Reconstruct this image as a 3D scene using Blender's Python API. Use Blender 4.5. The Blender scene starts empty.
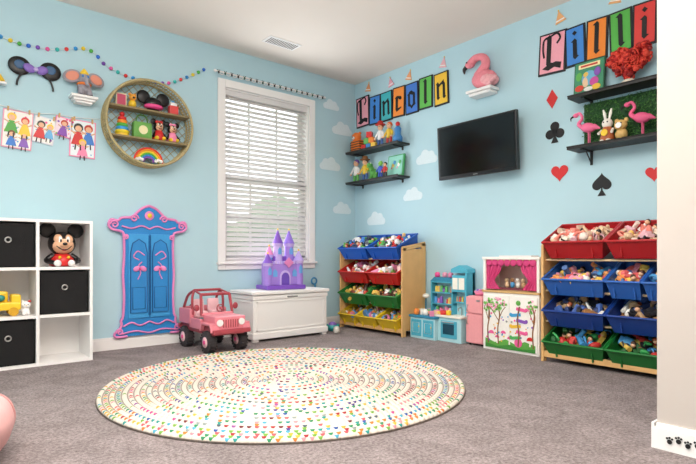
import bpy,bmesh,math,random
from mathutils import Vector,Matrix,Euler
random.seed(7)
pi=math.pi
sc=bpy.context.scene
sc.view_settings.view_transform='Standard'
def lin(h):
    h=h.lstrip('#');o=[]
    for i in (0,2,4):
        c=int(h[i:i+2],16)/255
        o.append(c/12.92 if c<=.04045 else ((c+.055)/1.055)**2.4)
    return (*o,1)
MATS={}
def m(h,rough=.5,metal=0,var=.06,scale=60,bump=0,trans=0):
    k=(h,rough,metal,var,scale,bump,trans)
    if k in MATS:return MATS[k]
    mt=bpy.data.materials.new('paint_'+h.strip('#'));mt.use_nodes=True
    nt=mt.node_tree;b=nt.nodes['Principled BSDF']
    b.inputs['Roughness'].default_value=rough;b.inputs['Metallic'].default_value=metal
    c=lin(h);n=nt.nodes.new('ShaderNodeTexNoise');n.inputs['Scale'].default_value=scale
    mx=nt.nodes.new('ShaderNodeMix');mx.data_type='RGBA'
    mx.inputs[6].default_value=tuple(min(1,v*(1+var)) for v in c[:3])+(1,)
    mx.inputs[7].default_value=tuple(v*(1-var) for v in c[:3])+(1,)
    nt.links.new(n.outputs['Fac'],mx.inputs[0]);nt.links.new(mx.outputs[2],b.inputs['Base Color'])
    tc=nt.nodes.new('ShaderNodeTexCoord');nt.links.new(tc.outputs['Object'],n.inputs['Vector'])
    if bump:
        bp=nt.nodes.new('ShaderNodeBump');bp.inputs['Strength'].default_value=bump;bp.inputs['Distance'].default_value=.01
        nt.links.new(n.outputs['Fac'],bp.inputs['Height']);nt.links.new(bp.outputs['Normal'],b.inputs['Normal'])
    if trans:
        tr=nt.nodes.new('ShaderNodeBsdfTranslucent');tr.inputs[0].default_value=c
        ms=nt.nodes.new('ShaderNodeMixShader');ms.inputs[0].default_value=trans
        nt.links.new(b.outputs[0],ms.inputs[1]);nt.links.new(tr.outputs[0],ms.inputs[2])
        nt.links.new(ms.outputs[0],nt.nodes['Material Output'].inputs[0])
    MATS[k]=mt;return mt
_sph={}
def sphere_data(a,b):
    if (a,b) in _sph:return _sph[(a,b)]
    V=[(0,0,-1)]
    for j in range(1,b):
        t=-pi/2+pi*j/b
        for i in range(a):
            p=2*pi*i/a;V.append((math.cos(t)*math.cos(p),math.cos(t)*math.sin(p),math.sin(t)))
    V.append((0,0,1));F=[]
    for i in range(a):F.append((0,1+(i+1)%a,1+i))
    for j in range(b-2):
        for i in range(a):
            q=1+j*a;F.append((q+i,q+(i+1)%a,q+a+(i+1)%a,q+a+i))
    q=1+(b-2)*a;e=len(V)-1
    for i in range(a):F.append((q+i,q+(i+1)%a,e))
    _sph[(a,b)]=(V,F);return V,F
def smooth_path(pts,n=6):
    P=[Vector(p) for p in pts];P=[P[0]*2-P[1]]+P+[P[-1]*2-P[-2]];o=[]
    for i in range(1,len(P)-2):
        for k in range(n):
            t=k/n;a,b,c,d=P[i-1:i+3]
            o.append(.5*((2*b)+(c-a)*t+(2*a-5*b+4*c-d)*t*t+(3*b-a-3*c+d)*t**3))
    o.append(P[-2]);return o
class MB:
    def __init__(s):s.V=[];s.F=[];s.FM=[];s.FS=[];s.mats=[];s.X=Matrix.Identity(4)
    def add(s,V,F,mat,sm=False,X=None):
        T=s.X@X if X is not None else s.X
        if mat not in s.mats:s.mats.append(mat)
        k=s.mats.index(mat);o=len(s.V)
        s.V+= [tuple(T@Vector(v)) for v in V]
        for f in F:
            s.F.append(tuple(i+o for i in f));s.FM.append(k);s.FS.append(sm)
        return s
    def box(s,c,d,mat,rot=(0,0,0),bev=0):
        X=Matrix.Translation(c)@Euler(rot).to_matrix().to_4x4()
        x,y,z=[v/2 for v in d]
        if bev<=0:
            V=[(-x,-y,-z),(x,-y,-z),(x,y,-z),(-x,y,-z),(-x,-y,z),(x,-y,z),(x,y,z),(-x,y,z)]
            F=[(0,3,2,1),(4,5,6,7),(0,1,5,4),(1,2,6,5),(2,3,7,6),(3,0,4,7)]
            return s.add(V,F,mat,False,X)
        bm=bmesh.new();bmesh.ops.create_cube(bm,size=1);bmesh.ops.scale(bm,vec=d,verts=bm.verts)
        bmesh.ops.bevel(bm,geom=bm.edges[:],offset=min(bev,min(d)*.45),segments=2,profile=.6,affect='EDGES')
        bm.verts.index_update();V=[tuple(v.co) for v in bm.verts];F=[tuple(v.index for v in f.verts) for f in bm.faces];bm.free()
        return s.add(V,F,mat,False,X)
    def bx(s,x0,x1,y0,y1,z0,z1,mat,bev=0):
        return s.box(((x0+x1)/2,(y0+y1)/2,(z0+z1)/2),(abs(x1-x0),abs(y1-y0),abs(z1-z0)),mat,bev=bev)
    def sph(s,c,r,mat,rot=(0,0,0),a=16,b=10):
        if not hasattr(r,'__len__'):r=(r,r,r)
        V,F=sphere_data(a,b)
        X=Matrix.Translation(c)@Euler(rot).to_matrix().to_4x4()@Matrix.Diagonal((*r,1))
        return s.add(V,F,mat,True,X)
    def tube(s,pts,r,mat,seg=8,closed=False):
        P=[Vector(p) for p in pts];n=len(P)
        R=r if hasattr(r,'__len__') else [r]*n
        if len(R)!=n:R=[R[0]+(R[-1]-R[0])*i/(n-1) if len(R)==2 else R[min(len(R)-1,int(i*(len(R)-1)/(n-1)))]+(R[min(len(R)-1,int(i*(len(R)-1)/(n-1))+1)]-R[min(len(R)-1,int(i*(len(R)-1)/(n-1)))])*((i*(len(R)-1)/(n-1))%1) for i in range(n)]
        V=[];F=[];up=None
        for i in range(n):
            if closed:t=P[(i+1)%n]-P[i-1]
            else:t=P[min(i+1,n-1)]-P[max(i-1,0)]
            if t.length<1e-9:t=Vector((0,0,1))
            t.normalize()
            if up is None:
                up=Vector((0,0,1)) if abs(t.z)<.9 else Vector((0,1,0))
            a=up-t*up.dot(t)
            if a.length<1e-6:a=t.orthogonal()
            a.normalize();b=t.cross(a);up=a
            for k in range(seg):
                q=2*pi*k/seg;V.append(P[i]+(a*math.cos(q)+b*math.sin(q))*R[i])
        for i in range(n if closed else n-1):
            j=(i+1)%n
            for k in range(seg):
                F.append((i*seg+k,i*seg+(k+1)%seg,j*seg+(k+1)%seg,j*seg+k))
        s.add(V,F,mat,True)
        if not closed:
            s.add(V[:seg],[tuple(range(seg))[::-1]],mat);s.add(V[-seg:],[tuple(range(seg))],mat)
        return s
    def cyl(s,p,q,r,mat,r2=None,seg=20):
        return s.tube([p,q],[r,r if r2 is None else max(r2,.0003)],mat,seg)
    def prism(s,poly,y0,y1,mat,X=None):
        n=len(poly);V=[(x,y0,z) for x,z in poly]+[(x,y1,z) for x,z in poly]
        F=[tuple(range(n)),tuple(range(2*n-1,n-1,-1))]+[(i,i+n,(i+1)%n+n,(i+1)%n) for i in range(n)]
        return s.add(V,F,mat,False,X)
    def disc(s,c,r,y0,y1,mat,n=28,sz=1):
        return s.prism([(c[0]+r*math.cos(2*pi*i/n),c[1]+sz*r*math.sin(2*pi*i/n)) for i in range(n)],y0,y1,mat)
    def lathe(s,prof,mat,c=(0,0,0),seg=24,sm=True):
        V=[];F=[];n=len(prof)
        for r,z in prof:
            for k in range(seg):
                q=2*pi*k/seg;V.append((c[0]+r*math.cos(q),c[1]+r*math.sin(q),c[2]+z))
        for i in range(n-1):
            for k in range(seg):
                F.append((i*seg+k,i*seg+(k+1)%seg,(i+1)*seg+(k+1)%seg,(i+1)*seg+k))
        F.append(tuple(range(seg))[::-1]);F.append(tuple(range((n-1)*seg,n*seg)))
        return s.add(V,F,mat,sm)
    def obj(s,name,mw=None,parent=None):
        me=bpy.data.meshes.new(name);me.from_pydata(s.V,[],s.F)
        for a in s.mats:me.materials.append(a)
        me.polygons.foreach_set('material_index',s.FM);me.polygons.foreach_set('use_smooth',s.FS)
        bm=bmesh.new();bm.from_mesh(me);bmesh.ops.recalc_face_normals(bm,faces=bm.faces);bm.to_mesh(me);bm.free()
        me.update();o=bpy.data.objects.new(name,me);sc.collection.objects.link(o)
        if parent:o.parent=parent
        if mw is not None:o.matrix_local=mw
        return o
def empty(name,mw):
    o=bpy.data.objects.new(name,None);o.empty_display_size=.1;sc.collection.objects.link(o);o.matrix_world=mw;return o
def L(x,z=0,d=0):return Matrix.Translation((x,-d,z))           # frame on left wall
def R(x,z=0,d=0,rz=0):return Matrix.Translation((-d,-x,z))@Matrix.Rotation(-pi/2+rz,4,'Z')  # frame on right wall
def W(x,y,z=0,rz=0):return Matrix.Translation((x,y,z))@Matrix.Rotation(rz,4,'Z')

H=2.44
wallm=m('#b7d8e2',.85,0,.02,8,.03);white=m('#f2f0ee',.45,0,.01);ceilm=m('#ece3d9',.9,0,.015,6,.03);beige=m('#c2b9b2',.85,0,.02,6,.03)
def carpet():
    mt=bpy.data.materials.new('carpet');mt.use_nodes=True;nt=mt.node_tree;b=nt.nodes['Principled BSDF'];b.inputs['Roughness'].default_value=1
    tc=nt.nodes.new('ShaderNodeTexCoord')
    n1=nt.nodes.new('ShaderNodeTexNoise');n1.inputs['Scale'].default_value=75;n1.inputs['Detail'].default_value=6;n1.inputs['Roughness'].default_value=.8
    n2=nt.nodes.new('ShaderNodeTexNoise');n2.inputs['Scale'].default_value=4.5;n2.inputs['Detail'].default_value=5;n2.inputs['Distortion'].default_value=1.6
    r=nt.nodes.new('ShaderNodeValToRGB');r.color_ramp.elements[0].position=.34;r.color_ramp.elements[0].color=lin('#665b5a');r.color_ramp.elements[1].position=.64;r.color_ramp.elements[1].color=lin('#b3a6a5')
    r2=nt.nodes.new('ShaderNodeValToRGB');r2.color_ramp.elements[0].position=.38;r2.color_ramp.elements[0].color=(.80,.80,.80,1);r2.color_ramp.elements[1].position=.62;r2.color_ramp.elements[1].color=(1.04,1.04,1.04,1)
    mx=nt.nodes.new('ShaderNodeMix');mx.data_type='RGBA';mx.blend_type='MULTIPLY';mx.inputs[0].default_value=1
    bp=nt.nodes.new('ShaderNodeBump');bp.inputs['Strength'].default_value=.8;bp.inputs['Distance'].default_value=.012
    l=nt.links.new
    l(tc.outputs['Object'],n1.inputs['Vector']);l(tc.outputs['Object'],n2.inputs['Vector']);l(n1.outputs['Fac'],r.inputs[0]);l(n2.outputs['Fac'],r2.inputs[0])
    l(r.outputs[0],mx.inputs[6]);l(r2.outputs[0],mx.inputs[7]);l(mx.outputs[2],b.inputs['Base Color']);l(n1.outputs['Fac'],bp.inputs['Height']);l(bp.outputs['Normal'],b.inputs['Normal'])
    return mt
X0,Y0=-4.8,-5.2
MB().bx(X0-.12,.12,Y0-.12,.12,-.1,0,carpet()).obj('floor')
MB().bx(X0-.12,.12,Y0-.12,.12,H,H+.1,ceilm).obj('ceiling')
wx0,wx1,wz0,wz1=-1.455,-.585,.635,2.11
b=MB();b.bx(X0,wx0,0,.14,0,H,wallm);b.bx(wx1,0,0,.14,0,H,wallm);b.bx(wx0,wx1,0,.14,0,wz0,wallm);b.bx(wx0,wx1,0,.14,wz1,H,wallm);b.obj('wall_left')
MB().bx(0,.12,Y0,.14,0,H,wallm).obj('wall_right')
MB().bx(X0,0,Y0-.12,Y0,0,H,beige).obj('wall_back')
MB().bx(X0-.12,X0,Y0,.14,0,H,wallm).obj('wall_side')
MB().bx(-1.404,0,Y0,-3.285,0,H,beige).obj('wall_closet')
def base(name,x0,x1,y0,y1):
    b=MB();b.bx(x0,x1,y0,y1,0,.075,white)
    dx=.005 if (x1-x0)<.05 else 0;dy=.005 if (y1-y0)<.05 else 0
    b.bx(x0+dx,x1-(0 if dx else 0),y0+dy,y1,.075,.09,white);return b.obj(name)
base('baseboard_left',X0,0,-.014,0);base('baseboard_right',-.014,0,-3.285,-.014);base('baseboard_closet',-1.418,-1.404,Y0,-3.285)
base('baseboard_closet_end',-1.418,-.014,-3.285,-3.271)
b=MB();b.bx(-.15,.15,-.07,.07,-.006,0,white,.002);gr=m('#8b8782',.6)
for i in range(14):b.box((-.125+i*.0192,0,-.007),(.009,.1,.003),gr)
b.obj('ceiling_vent',W(-1.14,-.40,H))
# ---------------- window
b=MB();c=.065
b.bx(wx0-c,wx0,-.02,0,wz0-c,wz1+c,white,.004);b.bx(wx1,wx1+c,-.02,0,wz0-c,wz1+c,white,.004)
b.bx(wx0,wx1,-.02,0,wz1,wz1+c,white,.004);b.bx(wx0,wx1,-.02,0,wz0-c,wz0-.02,white,.004);b.bx(wx0-c-.01,wx1+c+.01,-.045,0,wz0-.02,wz0,white,.005)
for x0,x1 in((wx0,wx0+.012),(wx1-.012,wx1)):b.bx(x0,x1,0,.14,wz0,wz1,white)
b.bx(wx0,wx1,0,.14,wz0,wz0+.012,white);b.bx(wx0,wx1,0,.14,wz1-.012,wz1,white)
mid=(wz0+wz1)/2
for z0,z1,y in((wz0+.012,mid+.02,.08),(mid-.02,wz1-.012,.11)):
    for x in(wx0+.012,wx1-.057):b.bx(x,x+.045,y-.015,y+.015,z0,z1,white)
    b.bx(wx0+.012,wx1-.012,y-.015,y+.015,z0,z0+.045,white);b.bx(wx0+.012,wx1-.012,y-.015,y+.015,z1-.045,z1,white)
    for i in(1,2):
        x=wx0+(wx1-wx0)*i/3;b.bx(x-.009,x+.009,y-.006,y+.006,z0,z1,white)
    b.bx(wx0+.02,wx1-.02,y-.006,y+.006,(z0+z1)/2-.009,(z0+z1)/2+.009,white)
b.obj('window_1')
b=MB();bl=m('#f0eeed',.5,0,.01,60,0,.18)
b.bx(wx0+.014,wx1-.014,.005,.055,wz1-.06,wz1-.013,bl,.004)
z=wz1-.075;n=0
while z>wz0+.05:
    b.box(((wx0+wx1)/2,.03,z),(wx1-wx0-.035,.05,.003),bl,(math.radians(44),0,0));z-=.0415
b.bx(wx0+.018,wx1-.018,.01,.05,wz0+.016,wz0+.036,bl,.004)
for x in(wx0+.12,(wx0+wx1)/2,wx1-.12):
    b.cyl((x,.006,wz0+.03),(x,.006,wz1-.03),.0016,bl,seg=6);b.cyl((x,.054,wz0+.03),(x,.054,wz1-.03),.0012,bl,seg=6)
b.cyl((wx0+.05,-.002,wz1-.06),(wx0+.05,-.002,wz1-.75),.004,bl,seg=8)
b.obj('window_blinds')
b=MB();blk=m('#1d1b1c',.5);teal=m('#2f8f86',.5);silver=m('#b5b3b0',.3,.8)
b.tube([(-.57,-.03,0),(.57,-.03,0)],.007,m('#f1efec',.4));
for x in(-.57,.57):b.sph((x,-.03,0),.012,white);b.cyl((x*.97,-.03,0),(x*.97,0,0),.004,white,seg=8)
dg=m('#2c5a50',.5)
for i in range(19):
    x=-.54+i*.06;mt=[blk,dg,blk][i%3]
    if i<18:b.tube([(x+.06*k/8,-.03,-.022*math.sin(pi*k/8)) for k in range(9)],.0035,white,6)
    b.sph((x,-.037,-.010),(.009,.005,.012),mt);b.sph((x-.008,-.038,.006),.0045,mt,a=8,b=6);b.sph((x+.008,-.038,.006),.0045,mt,a=8,b=6)
b.obj('ornament_rail',L(-.985,2.222))
b=MB();b.box((0,20,-3.3),(60,36,.2),m('#a9bd94',.9));b.obj('lawn')
b=MB();tr=m('#94a98a',.9,0,.2,4);random.seed(3)
for i in range(16):
    x=random.uniform(-7,8);y=random.uniform(9,14);h=random.uniform(1.6,2.6)
    b.cyl((x,y,-3.2),(x,y,-1),.15,m('#7a6a58',.9));
    for k in range(7):b.sph((x+random.uniform(-1,1),y+random.uniform(-.7,.7),random.uniform(-1.6,h-.8)),random.uniform(.7,1.2),tr,a=12,b=8)
b.obj('garden_trees')
# ---------------- rug
def rugmat(p):
    mt=bpy.data.materials.new('braided_rug');mt.use_nodes=True;nt=mt.node_tree;b=nt.nodes['Principled BSDF'];b.inputs['Roughness'].default_value=.95
    N=nt.nodes.new;l=nt.links.new
    def math_(op,a,bb=None):
        n=N('ShaderNodeMath');n.operation=op
        for i,v in enumerate((a,bb)):
            if v is None:continue
            if isinstance(v,(int,float)):n.inputs[i].default_value=v
            else:l(v,n.inputs[i])
        return n.outputs[0]
    tc=N('ShaderNodeTexCoord');sx=N('ShaderNodeSeparateXYZ');l(tc.outputs['Object'],sx.inputs[0]);x,y=sx.outputs[0],sx.outputs[1]
    r=math_('SQRT',math_('ADD',math_('MULTIPLY',x,x),math_('MULTIPLY',y,y)));a=math_('ARCTAN2',y,x)
    rs=math_('DIVIDE',r,p);ri=math_('FLOOR',rs);rf=math_('FRACT',rs)
    dr=math_('ABSOLUTE',math_('SUBTRACT',rf,.5))
    wr=N('ShaderNodeTexWhiteNoise');wr.noise_dimensions='1D';l(math_('ADD',ri,5.5),wr.inputs['W'])
    wr2=N('ShaderNodeTexWhiteNoise');wr2.noise_dimensions='1D';l(math_('ADD',ri,91.5),wr2.inputs['W'])
    arc=math_('ADD',math_('DIVIDE',math_('MULTIPLY',a,math_('MULTIPLY',math_('ADD',ri,.5),p)),.031),math_('MULTIPLY',wr.outputs['Value'],7.0))
    ai=math_('FLOOR',arc);af=math_('FRACT',arc);da=math_('ABSOLUTE',math_('SUBTRACT',af,.5))
    cb=N('ShaderNodeCombineXYZ');l(math_('ADD',ri,.5),cb.inputs[0]);l(math_('ADD',ai,.5),cb.inputs[1])
    wn=N('ShaderNodeTexWhiteNoise');wn.noise_dimensions='3D';l(cb.outputs[0],wn.inputs[0])
    # alternate rings: dotted with one family of colours / mostly cream
    par=math_('MODULO',ri,2.0)
    dn=math_('ADD',math_('ADD',math_('MULTIPLY',math_('LESS_THAN',par,.5),.62),.14),math_('MULTIPLY',math_('GREATER_THAN',ri,29.5),.35))
    dens=math_('GREATER_THAN',dn,wn.outputs['Value'])
    lens=math_('LESS_THAN',math_('ADD',math_('MULTIPLY',math_('MULTIPLY',da,da),8.0),math_('MULTIPLY',math_('MULTIPLY',dr,dr),6.0)),.85)
    msk=math_('MULTIPLY',dens,lens)
    cr=N('ShaderNodeValToRGB');cr.color_ramp.interpolation='CONSTANT'
    cols=['#9a2a34','#c8545c','#d9868e','#c8702f','#d0a23a','#6c9c40','#2f8258','#2a8a86','#4a9ab4','#2f5496','#4e3f80','#8a4c90','#b84482','#6a2a32','#4a5a64','#84908f']
    e=cr.color_ramp.elements
    while len(e)<len(cols):e.new(.5)
    for i,cc in enumerate(cols):e[i].position=i/len(cols);e[i].color=lin(cc)
    l(math_('FRACT',math_('ADD',wr2.outputs['Value'],math_('MULTIPLY',math_('FRACT',math_('MULTIPLY',wn.outputs['Value'],37.3)),.42))),cr.inputs[0])
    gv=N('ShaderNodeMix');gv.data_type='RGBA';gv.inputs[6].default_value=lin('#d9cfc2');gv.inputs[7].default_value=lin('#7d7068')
    l(math_('MULTIPLY',math_('GREATER_THAN',dr,.385),.8),gv.inputs[0])  # crevice shade between rings painted into the base colour
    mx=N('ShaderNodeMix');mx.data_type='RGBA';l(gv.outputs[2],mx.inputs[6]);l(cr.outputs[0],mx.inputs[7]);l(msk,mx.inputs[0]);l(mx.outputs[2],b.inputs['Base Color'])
    bp=N('ShaderNodeBump');bp.inputs['Strength'].default_value=.7;bp.inputs['Distance'].default_value=.008;l(math_('SINE',math_('MULTIPLY',af,pi)),bp.inputs['Height']);l(bp.outputs['Normal'],b.inputs['Normal'])
    return mt
p=.0278;NR=34;prof=[]
for i in range(NR):
    for k in range(4):
        r=(i+k/4)*p;prof.append((max(r,.001),.005+.013*math.sin(pi*k/4)**.7 if k else .005))
prof.append((NR*p,.001))
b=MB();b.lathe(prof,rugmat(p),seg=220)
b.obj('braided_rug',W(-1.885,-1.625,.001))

# ---------------- cube organizer
wl=m('#f4f2f0',.4,0,.01);blkf=m('#141314',.9,0,.2,200,.2)
b=MB();x0,x1,dp,t,hh=-3.484,-2.552,.295,.018,.915
pw=(x1-x0-t)/3;ph=(hh-t)/3
for i in range(4):b.bx(x0+i*pw,x0+i*pw+t,-dp,0,0,hh,wl,.001)
for j in range(4):
    for i in range(3):b.bx(x0+i*pw+t,x0+(i+1)*pw,-dp+.001,0,j*ph,j*ph+t,wl)
b.bx(x0,x1,-.006,0,0,hh,wl)
b.obj('cube_organizer',Matrix.Translation((0,-.016,0)))
def fbin(i,j):
    b=MB();w=pw-t-.008;h=ph-t-.012;d=.26
    b.bx(-w/2,w/2,-d,-d+.006,0,h,blkf,.002);b.bx(-w/2,w/2,-.006,0,0,h,blkf);b.bx(-w/2,-w/2+.006,-d,0,0,h,blkf);b.bx(w/2-.006,w/2,-d,0,0,h,blkf);b.bx(-w/2,w/2,-d,0,0,.006,blkf)
    b.X=Matrix.Translation((0,-d-.001,h*.62))@Matrix.Rotation(pi/2,4,'X')
    b.lathe([(.019,0),(.019,.004),(.012,.005),(.011,0)],silver);b.X=Matrix.Identity(4);b.disc((0,h*.62),.011,-d-.004,-d-.001,m('#050505',.9))
    b.obj('fabric_storage_bin',W(x0+t+pw*i+(pw-t)/2,-.03,ph*j+t+.001))
for i,j in((1,2),(2,1),(1,0),(0,2),(0,1),(0,0)):fbin(i,j)
skin=m('#e9b792',.5);red=m('#d22a2a',.4);yel=m('#f2c92f',.4);blk2=m('#0f0e10',.35);pk=m('#f48fb5',.5);hot=m('#ec4f93',.45)
def mouse_head(b,c,s,bow=None):
    X=b.X.copy();b.X=X@Matrix.Translation(c)@Matrix.Scale(s,4)
    b.sph((0,0,0),(.5,.46,.48),blk2,a=20,b=14);b.sph((0,-.12,-.06),(.42,.4,.37),skin,a=20,b=14)
    for sg in(-1,1):
        b.sph((sg*.5,.05,.52),(.3,.1,.3),blk2,a=20,b=12);b.sph((sg*.14,-.40,.12),(.085,.08,.16),white,a=12,b=8);b.sph((sg*.12,-.475,.10),(.035,.02,.07),blk2,a=8,b=6)
        b.sph((sg*.16,-.19,.13),(.2,.28,.24),skin)
    b.sph((0,-.46,-.07),(.17,.14,.1),skin);b.sph((0,-.6,-.02),(.09,.07,.06),blk2)
    b.tube(smooth_path([(-.26,-.42,-.1),(-.12,-.49,-.22),(0,-.5,-.25),(.12,-.49,-.22),(.26,-.42,-.1)],4),.022,blk2,6);b.sph((0,-.44,-.24),(.1,.05,.06),red,a=10,b=6)
    if bow:
        for sg in(-1,1):b.sph((sg*.2,-.15,.5),(.2,.08,.14),bow,(0,sg*.3,0));
        b.sph((0,-.18,.5),.08,bow)
    b.X=X
b=MB();b.lathe([(.055,0),(.075,.01),(.07,.05),(.04,.085)],red);
for sg in(-1,1):
    b.tube(smooth_path([(sg*.05,0,.07),(sg*.09,-.02,.04),(sg*.055,-.08,.025)]),[.022,.014],blk2);b.sph((sg*.04,-.085,.022),.022,white);b.sph((sg*.025,-.07,.06),.01,yel,a=8,b=6)
mouse_head(b,(0,0,.15),.165)
b.obj('mouse_bust',W(x0+t+2*pw+(pw-t)/2+.003,-.19,2*ph+t+.001))
b=MB();b.box((0,0,.06),(.21,.12,.05),yel,bev=.01);b.box((-.03,.03,.115),(.15,.05,.07),yel,bev=.015);b.box((.08,0,.10),(.05,.11,.06),yel,bev=.01)
for x in(-.065,.065):
    for y in(-.055,.055):b.cyl((x,y-.012,.027),(x,y+.012,.027),.027,m('#c9981b',.5))
b.sph((-.04,-.03,.11),(.03,.03,.025),m('#c03a7a',.5));b.sph((.0,-.03,.11),(.025,.025,.02),teal)
b.obj('yellow_toy_truck',W(x0+t+pw*1+.11,-.20,ph+t+.001))
def kitten(b,s=1,c=None):
    c=c or white
    b.sph((0,0,.025*s),(.022*s,.02*s,.026*s),c);b.sph((0,-.005*s,.065*s),(.026*s,.022*s,.022*s),c)
    for sg in(-1,1):
        b.cyl((sg*.014*s,0,.08*s),(sg*.019*s,0,.097*s),.008*s,c,.001,8);b.sph((sg*.009*s,-.026*s,.067*s),.003*s,blk2,a=8,b=6);b.sph((sg*.013*s,-.016*s,.01*s),(.009*s,.012*s,.008*s),c)
    b.sph((0,-.027*s,.061*s),.003*s,yel,a=8,b=6);b.sph((.018*s,-.01*s,.086*s),(.01*s,.006*s,.007*s),red,a=8,b=6)
b=MB();kitten(b);b.obj('kitten_figurine',W(x0+t+pw*1+.240,-.25,ph+t+.001))

# ---------------- armoire wall cutout
blu=m('#2b88cc',.45,0,.05);blud=m('#1a5c9c',.45);blul=m('#3d9cda',.45);pnk=m('#ea8cc4',.5)
b=MB()
half=[(0,0),(.16,0),(.235,.0),(.25,.025),(.215,.055),(.2,.09),(.205,.12),(.19,.15),(.183,.3),(.19,.45),(.183,.6),(.185,.74),(.2,.775),(.265,.79),(.29,.82),(.275,.86),(.225,.855),(.2,.875),(.13,.885),(.09,.92),(.05,.955),(0,.975)]
poly=half+[(-x,z) for x,z in half[::-1] if x>0]
b.prism(poly[::-1],-.03,0,blu)
edge=[(x,-.03,z) for x,z in half[1:]]
for sg in(-1,1):
    b.tube(smooth_path([(sg*x,y,z) for x,y,z in edge],3),.0095,pnk)
    for (cx,cz,r0,d) in((.25,.825,.03,1),(.11,.875,.03,-1),(.215,.035,.026,1),(.17,.735,.02,1)):
        pts=[(sg*(cx+d*r0*(1-k/26)*math.cos(k*.42)),-.036,cz+r0*(1-k/26)*math.sin(k*.42)) for k in range(22)]
        b.tube(pts,.0065,pnk,6)
    b.bx(sg*.004,sg*.155,-.04,-.028,.13,.76,blul,.004)
    b.prism([(sg*(.02),.17),(sg*.14,.17),(sg*.14,.62),(sg*.125,.69),(sg*.08,.72),(sg*.035,.69),(sg*.02,.62)],-.0405,-.045,blu)
    b.tube([(sg*.02,-.045,.17),(sg*.14,-.045,.17),(sg*.14,-.045,.62),(sg*.125,-.045,.69),(sg*.08,-.045,.72),(sg*.035,-.045,.69),(sg*.02,-.045,.62)],.004,blud,6,True)
    b.tube([(sg*.035,-.046,.2),(sg*.125,-.046,.2),(sg*.125,-.046,.36),(sg*.035,-.046,.36)],.003,blud,6,True)
    for a in(-1,1):b.sph((sg*.075+a*.024,-.052,.5),(.027,.006,.019),pnk,(0,a*.5,0),a=12,b=8)
    b.sph((sg*.075,-.055,.5),.010,hot,a=10,b=8);b.tube(smooth_path([(sg*.06,-.048,.55),(sg*.085,-.05,.52),(sg*.07,-.05,.47),(sg*.09,-.048,.42)]),.0045,pnk,6)
    b.tube(smooth_path([(sg*.04,-.048,.60),(sg*.09,-.048,.63),(sg*.12,-.048,.59),(sg*.08,-.048,.565)]),.0045,pnk,6)
    b.tube(smooth_path([(sg*.0,-.036,.10),(sg*.07,-.036,.075),(sg*.13,-.036,.1),(sg*.19,-.036,.075)]),.006,pnk,6)
    b.tube(smooth_path([(0,-.036,.80),(sg*.06,-.036,.82),(sg*.13,-.036,.80),(sg*.2,-.036,.815)]),.006,pnk,6)
    b.cyl((sg*.006,-.044,.15),(sg*.006,-.044,.75),.003,blud,seg=6)
b.sph((0,-.034,.90),(.035,.008,.035),pnk);b.sph((0,-.042,.90),(.018,.006,.018),yel,a=12,b=8)
b.tube(smooth_path([(-.21,-.036,.02),(-.1,-.036,.035),(0,-.036,.015),(.1,-.036,.035),(.21,-.036,.02)]),.006,pnk,6)
b.obj('armoire_wall_cutout',L(-2.09,.091))

# ---------------- round wicker shelf
wick=m('#b3a478',.8,0,.3,80,.3);wd=m('#8f7f5a',.7,0,.2,40)
b=MB();RR=.315;SD=-.115
for y,r in((SD-.008,.010),(-.012,.009),(-.065,.006)):
    b.tube([(RR*math.cos(2*pi*i/64),y,RR*math.sin(2*pi*i/64)) for i in range(64)],r,wick,8,True)
for i in range(96):
    a=2*pi*i/96;a2=a+2*pi/48
    for aa,bb in((a,a2),(a2,a)):b.cyl((RR*math.cos(aa),-.012,RR*math.sin(aa)),(RR*math.cos(bb),SD,RR*math.sin(bb)),.0022,wick,seg=4)
for k in range(-14,15):
    o=k*.044
    if abs(o)<RR-.005:
        h=math.sqrt(RR*RR-o*o)
        for q in(pi/4,-pi/4):
            cx,cz=math.cos(q),math.sin(q);b.cyl((o*-cz-cx*h,-.008,o*cx-cz*h),(o*-cz+cx*h,-.008,o*cx+cz*h),.0024,wick,seg=4)
for z in(.10,-.115):
    h=math.sqrt(RR*RR-z*z)-.004;b.bx(-h,h,SD,-.01,z-.014,z,wd,.002)
WSX,WSZ=-2.105,1.675
b.obj('round_wicker_shelf',L(WSX,WSZ))
def onw(b,name,x,zz,d=.065,s=1.0):b.obj(name,L(WSX+x,WSZ+zz+.001,d)@Matrix.Scale(s,4))
b=MB()
b.cyl((0,0,0),(0,0,.012),.036,yel)
for i,cc in enumerate(['#e8d22b','#3d9be0','#58b947','#f28c28','#d8302f']):
    b.tube([((.036-i*.005)*.75*math.cos(k*pi/12),(.036-i*.005)*.75*math.sin(k*pi/12),.022+i*.019) for k in range(24)],.0115,m(cc,.35),8,True)
b.sph((0,0,.122),.014,red);onw(b,'ring_stacker_toy',-.19,-.115,.06,1.3)
b=MB();b.sph((0,0,.045),(.055,.04,.045),blk2);
for sg in(-1,1):b.sph((sg*.06,0,.085),(.042,.012,.042),blk2)
b.sph((0,-.005,.03),(.06,.042,.02),hot);onw(b,'mouse_ear_cap',.035,.10,.06,1.2)
b=MB();b.box((0,0,.045),(.10,.05,.09),m('#6aa84f',.6),bev=.012);b.tube(smooth_path([(-.035,0,.08),(-.02,0,.125),(.02,0,.125),(.035,0,.08)]),.004,m('#4c7f3b'),6);b.disc((0,.045),.024,-.028,-.024,m('#e8e0b0'));onw(b,'green_toy_bag',-.05,-.115,.06,1.35)
b=MB();b.box((0,0,.05),(.075,.02,.1),m('#e8dfc0',.6),(0,0,0),.003);b.box((0,-.011,.052),(.06,.002,.075),m('#c84a6a'));onw(b,'small_picture_frame',-.195,.10,.05,1.0)
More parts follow.
